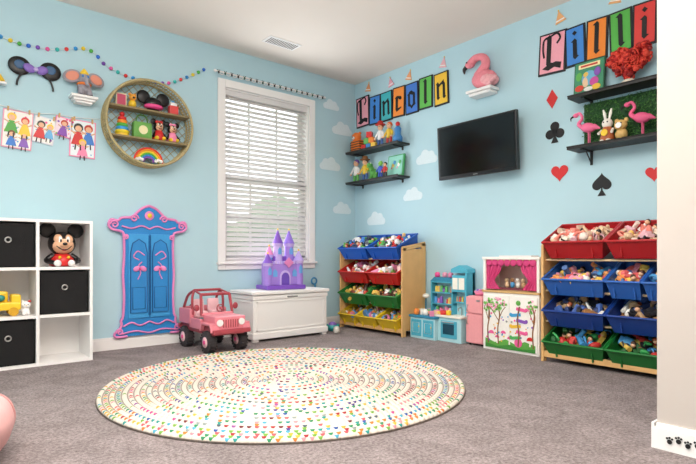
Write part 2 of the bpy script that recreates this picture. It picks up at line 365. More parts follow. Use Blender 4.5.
b=MB();b.sph((0,0,.03),(.028,.028,.03),yel);b.sph((.0,-.01,.075),(.026,.026,.026),m('#f0a33a'));b.sph((-.018,0,.10),.011,m('#f0a33a'));b.sph((.018,0,.10),.011,m('#f0a33a'));b.sph((0,-.036,.07),.008,blk2);onw(b,'bear_figurine',-.12,.10)
def plush_mouse(b,dress,bow):
    b.lathe([(.03,0),(.038,.01),(.02,.06)],dress)
    for sg in(-1,1):b.cyl((sg*.02,0,.05),(sg*.038,-.02,.02),.007,blk2,seg=8);b.sph((sg*.02,-.028,.012),(.012,.02,.012),yel)
    mouse_head(b,(0,0,.082),.058,bow)
b=MB();plush_mouse(b,red,red);onw(b,'plush_mouse_doll',.075,-.115,.06,1.3)
b=MB();plush_mouse(b,pk,pk);onw(b,'plush_mouse_doll',.18,-.115,.06,1.25)
b=MB();b.box((0,0,.035),(.07,.05,.07),m('#e04a4a',.4),bev=.008);b.box((0,0,.08),(.05,.04,.03),white,bev=.006);b.sph((0,0,.10),.014,m('#46a3d8'));onw(b,'toy_telephone',.185,.10)
b=MB()
for i,cc in enumerate(['#e6402f','#f29a2e','#f5d93b','#59b94a','#3b8fd6','#8a56b8']):
    r=.105-i*.0135;b.tube([(r*math.cos(pi*k/20),0,r*math.sin(pi*k/20)) for k in range(21)],.007,m(cc,.5),8)
for sg in(-1,1):
    for k in(-1,0,1):b.sph((sg*.07+k*.018,-.012,.012+(k==0)*.006),.014,white,a=10,b=8)
b.obj('rainbow_ornament',L(WSX,WSZ-.283,.06))

# ---------------- ears headband
b=MB();pur=m('#8466b8',.5)
for sg in(-1,1):b.sph((sg*.085,-.012,.055),(.062,.012,.058),blk2,a=24,b=12)
b.tube([(.10*math.cos(pi*k/20),-.015,.11*math.sin(pi*k/20)-.07) for k in range(21)],.006,blk2,8)
for sg in(-1,1):
    b.sph((sg*.035,-.032,.045),(.036,.014,.027),pur,(0,sg*-.4,0));b.sph((sg*.085,-.024,.06),(.03,.006,.028),m('#3a5f86'),a=16,b=8)
b.sph((0,-.04,.042),.014,m('#c9b6e8'));b.obj('mouse_ear_headband',L(-2.835,1.88)@Matrix.Scale(1.05,4))
b=MB();b.bx(-.085,.085,-.10,0,-.018,0,white,.003);b.bx(-.07,.07,-.085,0,-.035,-.018,white,.003);b.bx(-.055,.055,-.07,0,-.05,-.035,white,.003);b.obj('wall_ledge',L(-2.55,1.80))
b=MB();gy=m('#9a97a0',.6);gp=m('#e08f78',.6);orn=m('#ef7e32',.5)
b.sph((0,0,.055),(.045,.035,.045),gy)
for sx in(-1,1):
    b.cyl((sx*.025,-.018,.045),(sx*.03,-.035,.0),.016,gy,.018,12)
    b.sph((sx*.075,.0,.125),(.058,.01,.045),gy,(0,sx*.35,.2*sx));b.sph((sx*.075,-.009,.125),(.042,.006,.032),gp,(0,sx*.35,.2*sx));b.sph((sx*.016,-.037,.128),(.007,.005,.009),m('#3f7fc4'),a=8,b=6)
b.sph((0,-.005,.115),(.04,.037,.04),gy)
b.tube(smooth_path([(0,-.035,.115),(0,-.058,.095),(.005,-.06,.07),(.015,-.068,.06)]),[.015,.009],gy)
b.lathe([(.03,0),(.028,.012),(.012,.035),(.002,.045)],yel,(0,0,.146));b.lathe([(.045,0),(.046,.01),(.03,.022)],orn,(0,0,.072))
b.obj('elephant_figurine',L(-2.545,1.801,.05)@Matrix.Scale(1.02,4))
# ---------------- bead garland
G=[(-3.14,2.12),(-3.028,2.10),(-2.974,2.09),(-2.907,2.08),(-2.838,2.084),(-2.763,2.088),(-2.685,2.105),(-2.61,2.13),(-2.533,2.15),(-2.468,2.134),(-2.409,2.075),(-2.34,2.046),(-2.256,2.022),(-2.148,2.015),(-2.035,2.02),(-1.934,2.037),(-1.838,2.086),(-1.738,2.147),(-1.645,2.21)]
P=smooth_path([(x,-.013,z) for x,z in G],8);b=MB();b.tube(P,.0015,white,4)
cs=['#e23a3a','#2f8fd0','#f4d53c','#4fb04a','#2f6fd0','#7b4fb0','#ea5fa0','#38b7b0']
acc=0;k=0
for i in range(1,len(P)):
    acc+=(P[i]-P[i-1]).length
    if acc>.05:acc=0;b.sph(P[i],.0135,m(cs[k%8],.7),a=12,b=8);k+=1
b.obj('pompom_garland')
# ---------------- clothesline art cards
def person2d(b,cx,cz,s,dress,hair,y=-.012):
    b.prism([(cx-.03*s,cz-.05*s),(cx+.03*s,cz-.05*s),(cx+.012*s,cz+.01*s),(cx-.012*s,cz+.01*s)],y-.001,y,dress)
    b.disc((cx,cz+.03*s),.02*s,y-.0014,y,hair);b.disc((cx,cz+.025*s),.014*s,y-.0018,y,skin)
    for sg in(-1,1):b.tube([(cx+sg*.01*s,y,cz),(cx+sg*.032*s,y,cz+.012*s)],.003*s,skin,6);b.tube([(cx+sg*.01*s,y,cz-.05*s),(cx+sg*.012*s,y,cz-.075*s)],.003*s,blk2,6)
grn=m('#56a84b',.5);paper=m('#f5f3ee',.7)
def card(name,x,z,w,h,rot,border,bg,people):
    b=MB();b.X=Matrix.Rotation(rot,4,'Y')
    b.bx(-w/2,w/2,-.006,0,-h/2,h/2,border);b.bx(-w/2+.007,w/2-.007,-.0075,-.006,-h/2+.007,h/2-.007,bg)
    for a in people:person2d(b,*a,y=-.009)
    rc=random.Random(int(w*1000))
    for k in range(14):b.disc((rc.uniform(-w*.42,w*.42),rc.uniform(-h*.44,h*.44)),rc.uniform(.004,.008),-.0085,-.0075,m(['#ea5f9a','#8a56b8','#f2c23a','#3f9fd0','#5fb04f'][k%5]),8)
    for sg in(-1,1):b.bx(sg*w*.35-.005,sg*w*.35+.005,-.014,-.004,h/2-.012,h/2+.018,m('#c9a26a'))
    b.obj(name,L(x,z,.003))
card('art_card',-2.935,1.515,.17,.25,.06,m('#e8a0b8'),paper,[(-.035,.04,1.3,grn,yel),(.04,.03,1.2,yel,red),(-.03,-.06,1,m('#3f7fd0'),m('#7a4a2a')),(.04,-.06,1,m('#8a5fb8'),yel)])
card('art_card',-2.782,1.535,.13,.18,.14,m('#e0e0ea'),paper,[(-.022,0,1.2,red,blk2),(.032,0,1.0,m('#6ab0e0'),yel)])
card('art_card',-2.665,1.575,.115,.135,.18,pk,m('#f5e0ea'),[(0,-.005,1.1,m('#8a4fb0'),m('#c23a2a'))])
card('art_card',-2.545,1.51,.165,.26,.03,pk,m('#e9f2f6'),[(-.03,.03,1.5,red,blk2),(.035,.035,1.4,m('#3f7fd0'),m('#c23a2a')),(0,-.06,1.2,pk,yel)])
b=MB();b.tube(smooth_path([(-3.25,-.008,1.70),(-3.03,-.008,1.66),(-2.86,-.008,1.64),(-2.72,-.008,1.655),(-2.60,-.008,1.655),(-2.43,-.008,1.67)]),.002,white,6);b.obj('clothesline')
b=MB();b.lathe([(.05,0),(.055,.01),(.03,.05),(.005,.08)],yel);b.bx(-.06,.06,-.03,.03,-.012,0,white);b.obj('lamp_figurine',L(-3.06,1.80,.035))

# ---------------- toy chest
cw=m('#f3f1ee',.45,0,.015)
b=MB();w,d,h=.73,.37,.37
b.bx(-w/2,w/2,-d,0,.03,h,cw,.004)
for sx in(-1,1):
    for y in(-d+.02,-.03):b.bx(sx*(w/2)-sx*.05,sx*w/2,y-.02,y+.02,0,.05,cw,.003)
b.bx(-w/2-.008,w/2+.008,-d-.010,0,.02,.07,cw,.006);b.bx(-w/2-.018,w/2+.018,-d-.02,0,h+.004,h+.032,cw,.008)
b.bx(-w/2-.006,w/2+.006,-d-.008,0,h-.035,h,cw,.004)
for x0_,x1_ in((-w/2+.03,w/2-.03),):
    for z0,z1 in((.085,.095),(h-.06,h-.05)):b.bx(x0_,x1_,-d-.005,-d,z0,z1,cw)
    for x in(x0_,x1_-.01):b.bx(x,x+.01,-d-.005,-d,.085,h-.05,cw)
for y0_,y1_ in((-d+.04,-.04),):
    for z0,z1 in((.085,.095),(h-.06,h-.05)):b.bx(-w/2-.005,-w/2,y0_,y1_,z0,z1,cw)
b.box((0,-d-.01,h-.02),(.10,.008,.012),m('#9a9a98',.4,.6),bev=.002)
CT=.402
b.obj('toy_chest',W(-1.045,-.035))
b=MB();lil=m('#a684da',.4);lil2=m('#7f52c0',.4);lp=m('#cdb6ee',.4);lb=m('#6aa8e4',.4)
b.bx(-.17,.17,-.11,.10,0,.035,lil2,.01);b.bx(-.13,.13,-.075,.08,.035,.20,lil,.008)
for i in range(7):b.bx(-.125+i*.038,-.103+i*.038,-.08,-.05,.20,.222,lp,.003)
arch=[(-.045,.035),(.045,.035),(.045,.10)]+[(.045*math.cos(pi*k/10),.10+.05*math.sin(pi*k/10)) for k in range(1,10)]+[(-.045,.10)]
b.prism(arch,-.084,-.07,lp);b.prism([(x*.75,.035+(z-.035)*.85) for x,z in arch],-.088,-.07,m('#6a48b4'))
def tower(x,y,z0,h,r,cc,roof,rh):
    b.cyl((x,y,z0),(x,y,z0+h),r,cc,r*.9,14);b.cyl((x,y,z0+h-.012),(x,y,z0+h+.012),r*.95,lp,r*1.2,14);b.cyl((x,y,z0+h+.012),(x,y,z0+h+.012+rh),r*1.15,roof,.002,14);b.sph((x,y,z0+h+rh+.015),.008,yel,a=8,b=6)
    b.prism([(x-r*.35,z0+h*.5),(x+r*.35,z0+h*.5),(x+r*.35,z0+h*.75),(x,z0+h*.88),(x-r*.35,z0+h*.75)],y-r-.003,y-r+.01,lb)
tower(-.135,-.05,.035,.16,.038,lil,lil2,.075);tower(.135,-.05,.035,.18,.038,lil,m('#b8a2e6'),.08);tower(-.015,.02,.2,.15,.038,lp,lil2,.11);tower(.085,.02,.2,.15,.04,lil,m('#8c6cd4'),.11);tower(-.085,.03,.2,.06,.03,lil2,m('#e487c0'),.07)
b.bx(-.06,.13,.0,.07,.2,.26,lil2,.006);b.box((.03,-.085,.21),(.06,.006,.06),m('#e487c0'),(0,.78,0),.002)
for x in(-.085,.085):b.prism([(x-.018,.10),(x+.018,.10),(x+.018,.14),(x,.16),(x-.018,.14)],-.08,-.07,lb)
b.obj('toy_castle',W(-1.045,-.23,CT+.001,-.1)@Matrix.Scale(1.08,4))
b=MB();bs=m('#2f86b8',.4)
b.cyl((0,0,.02),(0.01,.06,.42),.010,bs,seg=10);b.tube([(.0+.03*math.cos(k*pi/8),.062,.45+.03*math.sin(k*pi/8)) for k in range(16)],.008,bs,8,True);b.sph((0,0,.065),(.045,.012,.06),bs);b.obj('toy_shovel',W(-.57,-.13,.0))
b=MB();b.lathe([(.03,0),(.05,.015),(.065,.06),(.058,.06),(.045,.02),(.001,.012)],m('#38a6a6',.4));b.sph((0,0,.055),(.04,.04,.03),pur);b.obj('toy_bowl',W(-.53,-.3))
b=MB();b.lathe([(.02,0),(.03,.01),(.026,.05),(.012,.06)],m('#ded8cf'));b.obj('small_cup',W(-.58,-.42))
# ---------------- jeep
b=MB();jp=m('#e48894',.35);jd=m('#a8444e',.4);tyre=m('#3a3436',.8);jl=m('#f5c6cc',.4)
w=.235;LG=.44
b.box((0,0,.125),(w-.03,LG-.02,.05),jd,bev=.01)
b.box((0,-.14,.175),(w-.05,.16,.07),jp,bev=.014)
b.box((0,-.218,.165),(w-.045,.014,.085),jp,bev=.005)
for i in range(7):b.box((-.045+i*.015,-.226,.168),(.006,.004,.045),jd)
for sx in(-1,1):
    b.cyl((sx*.068,-.224,.175),(sx*.068,-.232,.175),.019,white);b.box((sx*.1,-.16,.165),(.05,.13,.014),jp,bev=.006)
    b.box((sx*.1,-.095,.145),(.05,.014,.05),jp,(.4,0,0),.005);b.box((sx*.1,-.222,.145),(.05,.014,.05),jp,(-.3,0,0),.005)
    b.box((sx*.105,.135,.19),(.03,.16,.09),jp,bev=.008);b.box((sx*.105,.0,.155),(.02,.15,.06),jp,bev=.006)
    b.tube(smooth_path([(sx*.10,.06,.2),(sx*.10,.065,.30),(sx*.085,.07,.345)]),.008,jd,8)
    b.tube(smooth_path([(sx*.10,.19,.23),(sx*.098,.13,.31),(sx*.085,.07,.345)]),.008,jd,8)
    b.tube([(sx*.10,-.06,.205),(sx*.092,-.035,.325)],.009,jd,8);b.tube([(sx*.085,.07,.345),(sx*.09,-.035,.325)],.006,jd,8)
    b.box((sx*.05,.06,.2),(.075,.06,.04),jl,bev=.01);b.box((sx*.05,.095,.24),(.075,.02,.1),jl,(-.15,0,0),.01)
    b.sph((sx*.125,-.05,.25),(.018,.008,.02),jd,a=10,b=8)
    for y in(-.15,.15):
        b.X=Matrix.Translation((sx*.098,y,.062))@Matrix.Rotation(pi/2,4,'Y')
        b.lathe([(.03,-.024),(.054,-.024),(.062,-.014),(.062,.014),(.054,.024),(.03,.024)],tyre,seg=28)
        b.lathe([(.004,-.028),(.03,-.026),(.034,-.018),(.034,.018),(.03,.026),(.004,.028)],jl,seg=20);b.lathe([(.004,-.032),(.012,-.031),(.012,.031),(.004,.032)],hot,seg=12)
        for k in range(20):
            q=2*pi*k/20;b.box((.062*math.cos(q),.062*math.sin(q),0),(.006,.009,.044),tyre,(0,0,q))
        b.X=Matrix.Identity(4)
b.tube([(-.085,.07,.345),(.085,.07,.345)],.008,jd,8);b.tube([(-.092,-.035,.325),(.092,-.035,.325)],.009,jd,8);b.tube([(-.1,-.06,.21),(.1,-.06,.21)],.009,jp,8)
b.box((0,-.24,.125),(w+.0,.022,.026),jd,bev=.006);b.box((0,.225,.125),(w,.02,.026),jd,bev=.006)
b.tube([(.05+.022*math.cos(k*pi/8),0.0,.235+.022*math.sin(k*pi/8)) for k in range(16)],.004,jd,6,True);b.cyl((.05,0,.235),(.05,-.04,.215),.004,jd,seg=6)
b.box((0,.205,.2),(w-.05,.012,.08),jp,bev=.005)
b.X=Matrix.Translation((0,.24,.2))@Matrix.Rotation(pi/2,4,'X');b.lathe([(.02,-.018),(.05,-.018),(.056,0),(.05,.018),(.02,.018)],tyre)
b.X=Matrix.Identity(4)
b.obj('toy_jeep',W(-1.745,-.39,.001,.02)@Matrix.Scale(1.24,4))

# ---------------- racks
wood=m('#deaf72',.55,0,.10,12);rod=m('#d8bd94',.5)
hairs=['#4a2f1e','#e8c25a','#a8502a','#1c1a1a']
def clutter(b,w,d,z0,n,pal,rs):
    for i in range(n):
        x=rs.uniform(-w/2,w/2);y=rs.uniform(-d/2,d/2);z=z0+rs.uniform(-.03,.014);mt=m(rs.choice(pal),.5);k=rs.random();s=rs.uniform(.018,.042)
        rt=(rs.uniform(0,3),rs.uniform(0,3),rs.uniform(0,3))
        if k<.28:b.sph((x,y,z),(s,s*rs.uniform(.5,.8),s*rs.uniform(.4,.8)),mt,rt,10,8)
        elif k<.5:b.box((x,y,z),(s*2.2,s*1.2,s*.8),mt,rt,.004)
        elif k<.68:
            v=Euler(rt).to_matrix()@Vector((0,0,s*1.7));b.cyl(Vector((x,y,z))-v,Vector((x,y,z))+v,s*.35,mt,s*.5,seg=10)
        elif k<.8:
            E=Euler(rt).to_matrix();b.tube([Vector((x,y,z))+E@Vector((s*.9*math.cos(q*pi/6),s*.9*math.sin(q*pi/6),0)) for q in range(12)],s*.22,mt,6,True)
        elif k<.92:
            X=b.X.copy();b.X=X@Matrix.Translation((x,y,z))@Euler((rt[0]*.2,rt[1]*.2,rt[2])).to_matrix().to_4x4()
            b.box((0,0,0),(s*2.4,s*1.3,s*.6),mt,bev=.006);b.box((0,0,s*.5),(s*1.2,s*1.1,s*.6),mt,bev=.006)
            for wx in(-.75,.75):b.cyl((wx*s,-s*.7,-s*.3),(wx*s,s*.7,-s*.3),s*.32,blk2,seg=10)
            b.X=X
        else:
            v=Euler((rs.uniform(-.7,.7),rs.uniform(-.9,.9),0)).to_matrix();c=Vector((x,y,z))
            b.cyl(c-v@Vector((0,0,.03)),c+v@Vector((0,0,.02)),.02,mt,.01,10);b.sph(c+v@Vector((0,0,.034)),.015,skin,a=10,b=8);b.sph(c+v@Vector((0,.006,.038)),.016,m(rs.choice(hairs)),a=10,b=8)
def bin_mesh(w,d,h,mt):
    b=MB();t=.004;tp=.86
    def ring(w,d,zf,zb):return[(-w/2,-d/2,zf),(w/2,-d/2,zf),(w/2,d/2,zb),(-w/2,d/2,zb)]
    V=ring(w*tp,d*tp,0,0)+ring(w,d,h*.86,h)+ring(w-2*t,d-2*t,h*.86,h)+ring(w*tp-2*t,d*tp-2*t,t,t)
    F=[(3,2,1,0),(12,13,14,15)]
    for o in(0,4,8):
        for i in range(4):j=(i+1)%4;F.append((o+i,o+j,o+4+j,o+4+i))
    b.add(V,F,mt)
    rim=[Vector(v) for v in V[4:8]]
    for i in range(4):
        a,c=rim[i],rim[(i+1)%4];b.tube([a,c],.008,mt,8)
        b.sph(a,.008,mt,a=8,b=6)
    for sx in(-.3,.3):b.box((sx*w,-d/2*.93,h*.4),(.008,.012,h*.6),mt,(-.1,0,0))
    return b
def rack(mw,rows,seed,zt):
    rs=random.Random(seed)
    par=empty('toy_storage_rack',mw);Wd=.84
    b=MB();
    for sx in(-1,1):
        xa=sx*Wd/2;xb=sx*(Wd/2-.018)
        b.bx(xa,xb,-.315,-.27,0,.755,wood,.004);b.bx(xa,xb,-.07,-.02,0,.80,wood,.004)
        b.bx(xa-sx*.003,xb+sx*.003,-.29,-.05,.05,.745,wood,.002)
        b.box(((xa+xb)/2,-.165,.768),(.018,.29,.04),wood,(.17,0,0),.004)
    for z in(.06,.26,.46,.66):
        for y,dz in((-.275,0),(-.06,.085)):b.cyl((-Wd/2+.01,y,z+dz),(Wd/2-.01,y,z+dz),.007,rod,seg=10)
    b.bx(-Wd/2+.018,Wd/2-.018,-.31,-.29,.03,.07,wood,.003)
    b.obj('frame',None,par)
    for r,(widths,hx_,pal,nn) in enumerate(rows):
        z=.68-.2*r+(zt if r==0 else 0);x=-Wd/2+.026
        for w in widths:
            bw=w-.014;cx=x+w/2;x+=w
            T=Matrix.Translation((cx,-.18,z-.0))@Matrix.Rotation(math.radians(21),4,'X')
            d=.29;h=.135
            bb=bin_mesh(bw,d,h,m(hx_,.35,0,.03));o=bb.obj('storage_bin',T,par)
            c=MB();clutter(c,bw*.78,d*.70,.094+(.02 if r==0 else 0),int(nn*w/.4),pal,rs)
            c.bx(-bw*.41,bw*.41,-d*.39,d*.39,.035,.06,m(pal[-1],.8));c.obj('toys',T,par)
cand=['#e8c6a0','#d9534f','#f0d060','#4f9fd9','#8a5fb8','#e98bb0','#f4f1ea','#5fb86a','#f08a3a','#c8a27a']
rack(R(.555,0,.0),[([.395,.395],'#1b58b8',['#1c1c22','#f2f0ee','#d8302f','#5aa84f','#8a8f98','#2a2a30','#f2f0ee','#3f7fd0','#3a4a6a'],70),([.395,.395],'#c42620',['#f4c9c0','#f2f0ee','#e98bb0','#6a8a3a','#f0d060','#e8b0a0','#c84a4a','#a03a3a'],60),([.395,.395],'#257a35',['#e8c25a','#4fa04a','#d24a3a','#f4f1ea','#5a3a2a','#8a3a2a'],60),([.26,.265,.265],'#e4bf24',['#4f9fd9','#f08a3a','#5a8ac0','#e98bb0','#f4f1ea','#7a9a4a','#b89a3a'],50)],11,.02)
rack(R(2.645,0,.0),[([.395,.395],'#b01a20',['#e8c6a0','#f4e6d4','#f2ddd0','#f08a7a','#e8b8c0','#f4f1ea','#d8b8a0'],56),([.395,.2,.195],'#2a62b4',['#f2a0b8','#f4d060','#e86a6a','#f4f1ea','#f0a060','#4f9fd9','#5a7ab0'],50),([.395,.395],'#183c88',['#9a6a3a','#b8864a','#2a2a30','#f4f1ea','#c8a27a','#4a6ab0','#2a3a6a'],46),([.395,.395],'#1c7030',['#3aa055','#c8342f','#4f9fd9','#2a2a30','#e8c25a','#1f5a2a'],46)],23,.035)

# ---------------- toy kitchen
b=MB();tk=m('#4fb0c8',.45);tkl=m('#b4dee4',.45);tkd=m('#2f86a8',.5);cream=m('#f6f0e2',.5)
b.bx(-.27,.0,-.24,-.03,0,.17,tkl,.004);b.bx(-.28,.01,-.25,-.02,.17,.19,tkd,.004)
for x in(-.2,-.07):b.bx(x-.055,x+.055,-.246,-.24,.02,.155,tk,.003);b.sph((x+.035,-.25,.1),.006,yel,a=8,b=6);b.tube([(x-.035,-.247,.05),(x+.035,-.247,.05),(x+.035,-.247,.13),(x-.035,-.247,.13)],.002,cream,6,True)
b.bx(-.02,.23,-.2,-.03,0,.19,tkl,.004)
b.bx(-.03,.24,-.215,-.02,.19,.205,cream,.003)
b.bx(.03,.19,-.206,-.2,.03,.165,tk,.003);b.bx(.055,.165,-.209,-.206,.06,.14,m('#1a4658',.1));b.tube([(.05,-.215,.155),(.17,-.215,.155)],.004,silver,6)
b.bx(-.14,.08,-.05,-.03,.19,.46,tkl,.003);b.bx(.08,.235,-.06,-.03,.19,.54,tkl,.003)
for z in(.28,.37):b.bx(-.14,.08,-.12,-.03,z,z+.008,tk,.001)
b.bx(-.148,-.136,-.12,-.03,.19,.46,tk);b.bx(.07,.08,-.12,-.03,.19,.49,tk);b.bx(-.148,.08,-.12,-.03,.455,.465,tk)
b.bx(.09,.225,-.14,-.04,.39,.52,tk,.004);b.bx(.10,.215,-.144,-.14,.41,.50,cream,.002);b.cyl((.158,-.146,.41),(.158,-.146,.50),.003,tk,seg=6);b.bx(.222,.235,-.14,-.03,.19,.54,tk)
b.bx(.085,.225,-.1,-.05,.30,.31,tk)
b.prism([(-.155,.465),(.085,.465),(.05,.50),(-.11,.50)],-.12,-.03,tkd);b.prism([(.07,.54),(.24,.54),(.235,.57),(.155,.60),(.075,.57)],-.13,-.03,tk)
b.tube(smooth_path([(.15,-.09,.205),(.15,-.09,.26),(.15,-.13,.26),(.15,-.13,.24)]),.005,silver,8);b.lathe([(.03,0),(.032,.03),(.028,.03),(.026,.005)],red,(.02,-.15,.205));b.lathe([(.02,0),(.022,.035),(.004,.04)],yel,(.075,-.16,.205))
rs=random.Random(5)
kp=cand+['#e98bb0','#f4a6c0','#ec4f93']
for i in range(30):
    x=rs.uniform(-.125,.06);z=rs.choice([.205,.288,.378]);s=rs.uniform(.012,.022);b.cyl((x,-.085,z),(x,-.085,z+s*2.6),s*.8,m(rs.choice(kp),.4),s*.6,10)
for i in range(5):s=.012;b.cyl((.1+.026*i,-.08,.31),(.1+.026*i,-.08,.35),s*.8,m(cand[i],.4),s*.5,10)
for i in range(26):
    x=rs.uniform(-.25,-.03);y=rs.uniform(-.23,-.07);s=rs.uniform(.012,.024)
    if i%2:b.box((x,y,.19+s),(s*2,s*1.6,s*2),m(rs.choice(kp),.4),(0,0,rs.random()*3),.004)
    else:b.lathe([(s*.6,0),(s,.01),(s*.9,s*1.6),(s*.3,s*2.2)],m(rs.choice(kp),.4),(x,y,.19),12)
for i,x in enumerate((-.10,-.02,.04)):b.lathe([(.02,0),(.022,.03),(.012,.04)],m(kp[-1-i],.4),(x,-.09,.50),12)
b.tube(smooth_path([(-.22,-.1,.19),(-.22,-.1,.32),(-.2,-.12,.34)]),.006,tkd,8);b.sph((-.2,-.12,.34),(.03,.03,.02),cream)
b.obj('toy_kitchen_playset',R(1.265)@Matrix.Diagonal((1,1,1.02,1)))
b=MB();fp=m('#f0a2a6',.35)
b.bx(-.075,.075,-.17,-.01,.012,.38,fp,.016);b.bx(-.073,.073,-.182,-.171,.02,.24,fp,.008);b.bx(-.073,.073,-.182,-.171,.248,.374,fp,.008)
for z0,z1 in((.16,.225),(.262,.31)):b.tube([(-.055,-.182,z0),(-.055,-.196,z0+.008),(-.055,-.196,z1-.008),(-.055,-.182,z1)],.004,silver,8)
for x in(-.055,.055):
    for y in(-.15,-.03):b.cyl((x,y,0),(x,y,.014),.01,blk,seg=10)
b.box((.04,-.184,.345),(.03,.003,.012),silver)
b.obj('toy_refrigerator',R(1.60))
b=MB();b.lathe([(.04,0),(.055,.03),(.05,.034),(.036,.006)],m('#e98bb0',.4));
for k in range(5):b.sph((.022*math.cos(k*1.26),.022*math.sin(k*1.26),.035),.014,m(kp[k+1],.4),a=10,b=8)
b.obj('toy_food_bowl',R(1.60,.382,.09))
# puppet theatre cabinet
b=MB();w=.45;d=.21;wc=m('#f3efe8',.5);tn=m('#d2aa70',.55)
b.bx(-w/2,w/2,-d,-.01,0,.42,wc,.004);b.bx(-w/2-.005,w/2+.005,-d-.008,-.01,.42,.435,tn,.003)
for sx in(-1,1):
    b.bx(sx*w/2,sx*(w/2-.02),-d,-.01,.435,.66,wc,.002);b.bx(sx*.004,sx*(w/2-.012),-d-.006,-d,.02,.40,wc,.003)
    b.sph((sx*.02,-d-.012,.22),.007,silver,a=10,b=8)
b.bx(-w/2-.006,w/2+.006,-d-.008,-.01,.66,.68,wc,.003);b.bx(-w/2,w/2,-.03,-.01,.435,.66,m('#e0c0b8',.7))
b.bx(-w/2+.02,w/2-.02,-.10,-.03,.435,.45,m('#8a4a5a'))
cur=m('#cf3f7a',.7)
def curtain(xa,xb,pinch):
    V=[];F=[];n=28;mz=10
    for j in range(mz+1):
        z=.445+(.20)*j/mz
        for i in range(n+1):
            f=i/n;xx=xa+(xb-xa)*f
            k=1-pinch*math.exp(-((z-.51)/.05)**2);xx=xa+(xx-xa)*k
            V.append((xx,-d+.012+.007*math.sin(f*pi*9),z))
    for j in range(mz):
        for i in range(n):q=j*(n+1)+i;F.append((q,q+1,q+n+2,q+n+1))
    b.add(V,F,cur,True)
curtain(-w/2+.02,-w/2+.15,.45);curtain(w/2-.02,w/2-.15,.45)
for i in range(8):
    x=-w/2+.05+i*.05;b.sph((x,-d+.004,.64),(.027,.006,.028),cur,a=12,b=8)
b.tube([(-w/2,-d+.006,.655),(w/2,-d+.006,.655)],.005,tn,8)
rs=random.Random(9)
for i in range(5):
    x=-.1+i*.045;b.sph((x,-.09,.475),(.018,.016,.024),m(cand[(i*3)%10],.5),a=10,b=8);b.sph((x,-.095,.508),.015,m(['#e8c6a0','#a87a50','#f4f1ea'][i%3]),a=10,b=8)
y=-d-.0065
mg=m('#5fa646');mp=m('#ea5f9a');mb_=m('#8a5a34')
b.prism([(-.2,.02),(.2,.02),(.2,.07),(.12,.09),(.05,.06),(-.03,.09),(-.12,.06),(-.2,.085)][::-1],y-.001,y,mg)
b.prism([(-.2,.02),(.2,.02),(.2,.045),(.1,.035),(.0,.055),(-.1,.035),(-.2,.05)][::-1],y-.0016,y,m('#3f8a3a'))
b.tube(smooth_path([(.07,y,.05),(.075,y,.14),(.065,y,.24),(.08,y,.33)]),.006,mb_,6)
for z,cc,sg in((.31,'#ea5f9a',1),(.27,'#3f9fd0',-1),(.23,'#8a56b8',1),(.19,'#f2c23a',-1),(.15,'#ea5f9a',1),(.11,'#4fae5a',-1)):
    b.box((.072+sg*.02,y-.002,z),(.075,.003,.022),m(cc),(0,.15*sg,0));b.sph((.072+sg*.06,y-.002,z),(.012,.002,.014),m(cc),a=8,b=6)
b.disc((.07,.075),.03,y-.003,y,mp);b.disc((.07,.355),.018,y-.002,y,mg)
for x,z,r in((-.15,.12,.024),(-.10,.095,.018),(.16,.10,.026),(.0,.095,.018),(-.05,.13,.02)):
    b.bx(x-.006,x+.006,y-.0015,y,z-.04,z,cream);b.prism([(x+r*math.cos(pi*k/10),z+r*math.sin(pi*k/10)) for k in range(11)][::-1],y-.002,y,[mp,red][int(x>0)])
for tx,tw in((-.10,.085),(-.185,.03),(.175,.035)):
    b.tube(smooth_path([(tx+.01,y,.05),(tx+.005,y,.16),(tx+.02,y,.26),(tx,y,.34)]),.005,mb_,6)
    for s_ in(-1,1):b.tube(smooth_path([(tx+.01,y,.22),(tx+s_*tw*.5,y,.29),(tx+s_*tw*.8,y,.32)]),.003,mb_,6)
    for k in range(int(700*tw)):
        q=rs.random()*6.3;r=rs.random()**.6;b.disc((tx+tw*r*math.cos(q),.33+.05*r*math.sin(q)),.009,y-.002-.00005*k,y,m(['#6fb552','#8cc96a','#ea8fb4','#5a9a40','#f4b8cc'][k%5]),8)
for k in range(40):b.disc((rs.uniform(-.195,.195),rs.uniform(.07,.28)),rs.uniform(.004,.008),y-.002,y,m(['#ea5f9a','#8a56b8','#f2c23a','#3f9fd0','#f08a3a'][k%5]),8)
b.obj('puppet_theatre_cabinet',R(1.93))
b=MB();b.box((0,0,.004),(.26,.10,.008),m('#f0e2e0'),bev=.001);b.obj('paper_sheet',R(1.93,.681,.1))

# ---------------- TV
b=MB();scr=m('#07080b',.12,0,0);cas=m('#0d0d0f',.3)
b.box((0,0,0),(.735,.035,.435),cas,bev=.008);b.box((0,-.0185,.006),(.695,.002,.39),scr);b.box((0,.03,0),(.4,.03,.25),cas,bev=.01);b.box((0,.06,0),(.12,.07,.12),blk,bev=.004);b.box((0,.1,0),(.2,.012,.25),blk)
b.box((0,-.0195,-.205),(.04,.002,.006),m('#9a9a9a',.3))
o=b.obj('wall_television',R(1.565,1.53,.107)@Matrix.Rotation(math.radians(3),4,'X'))
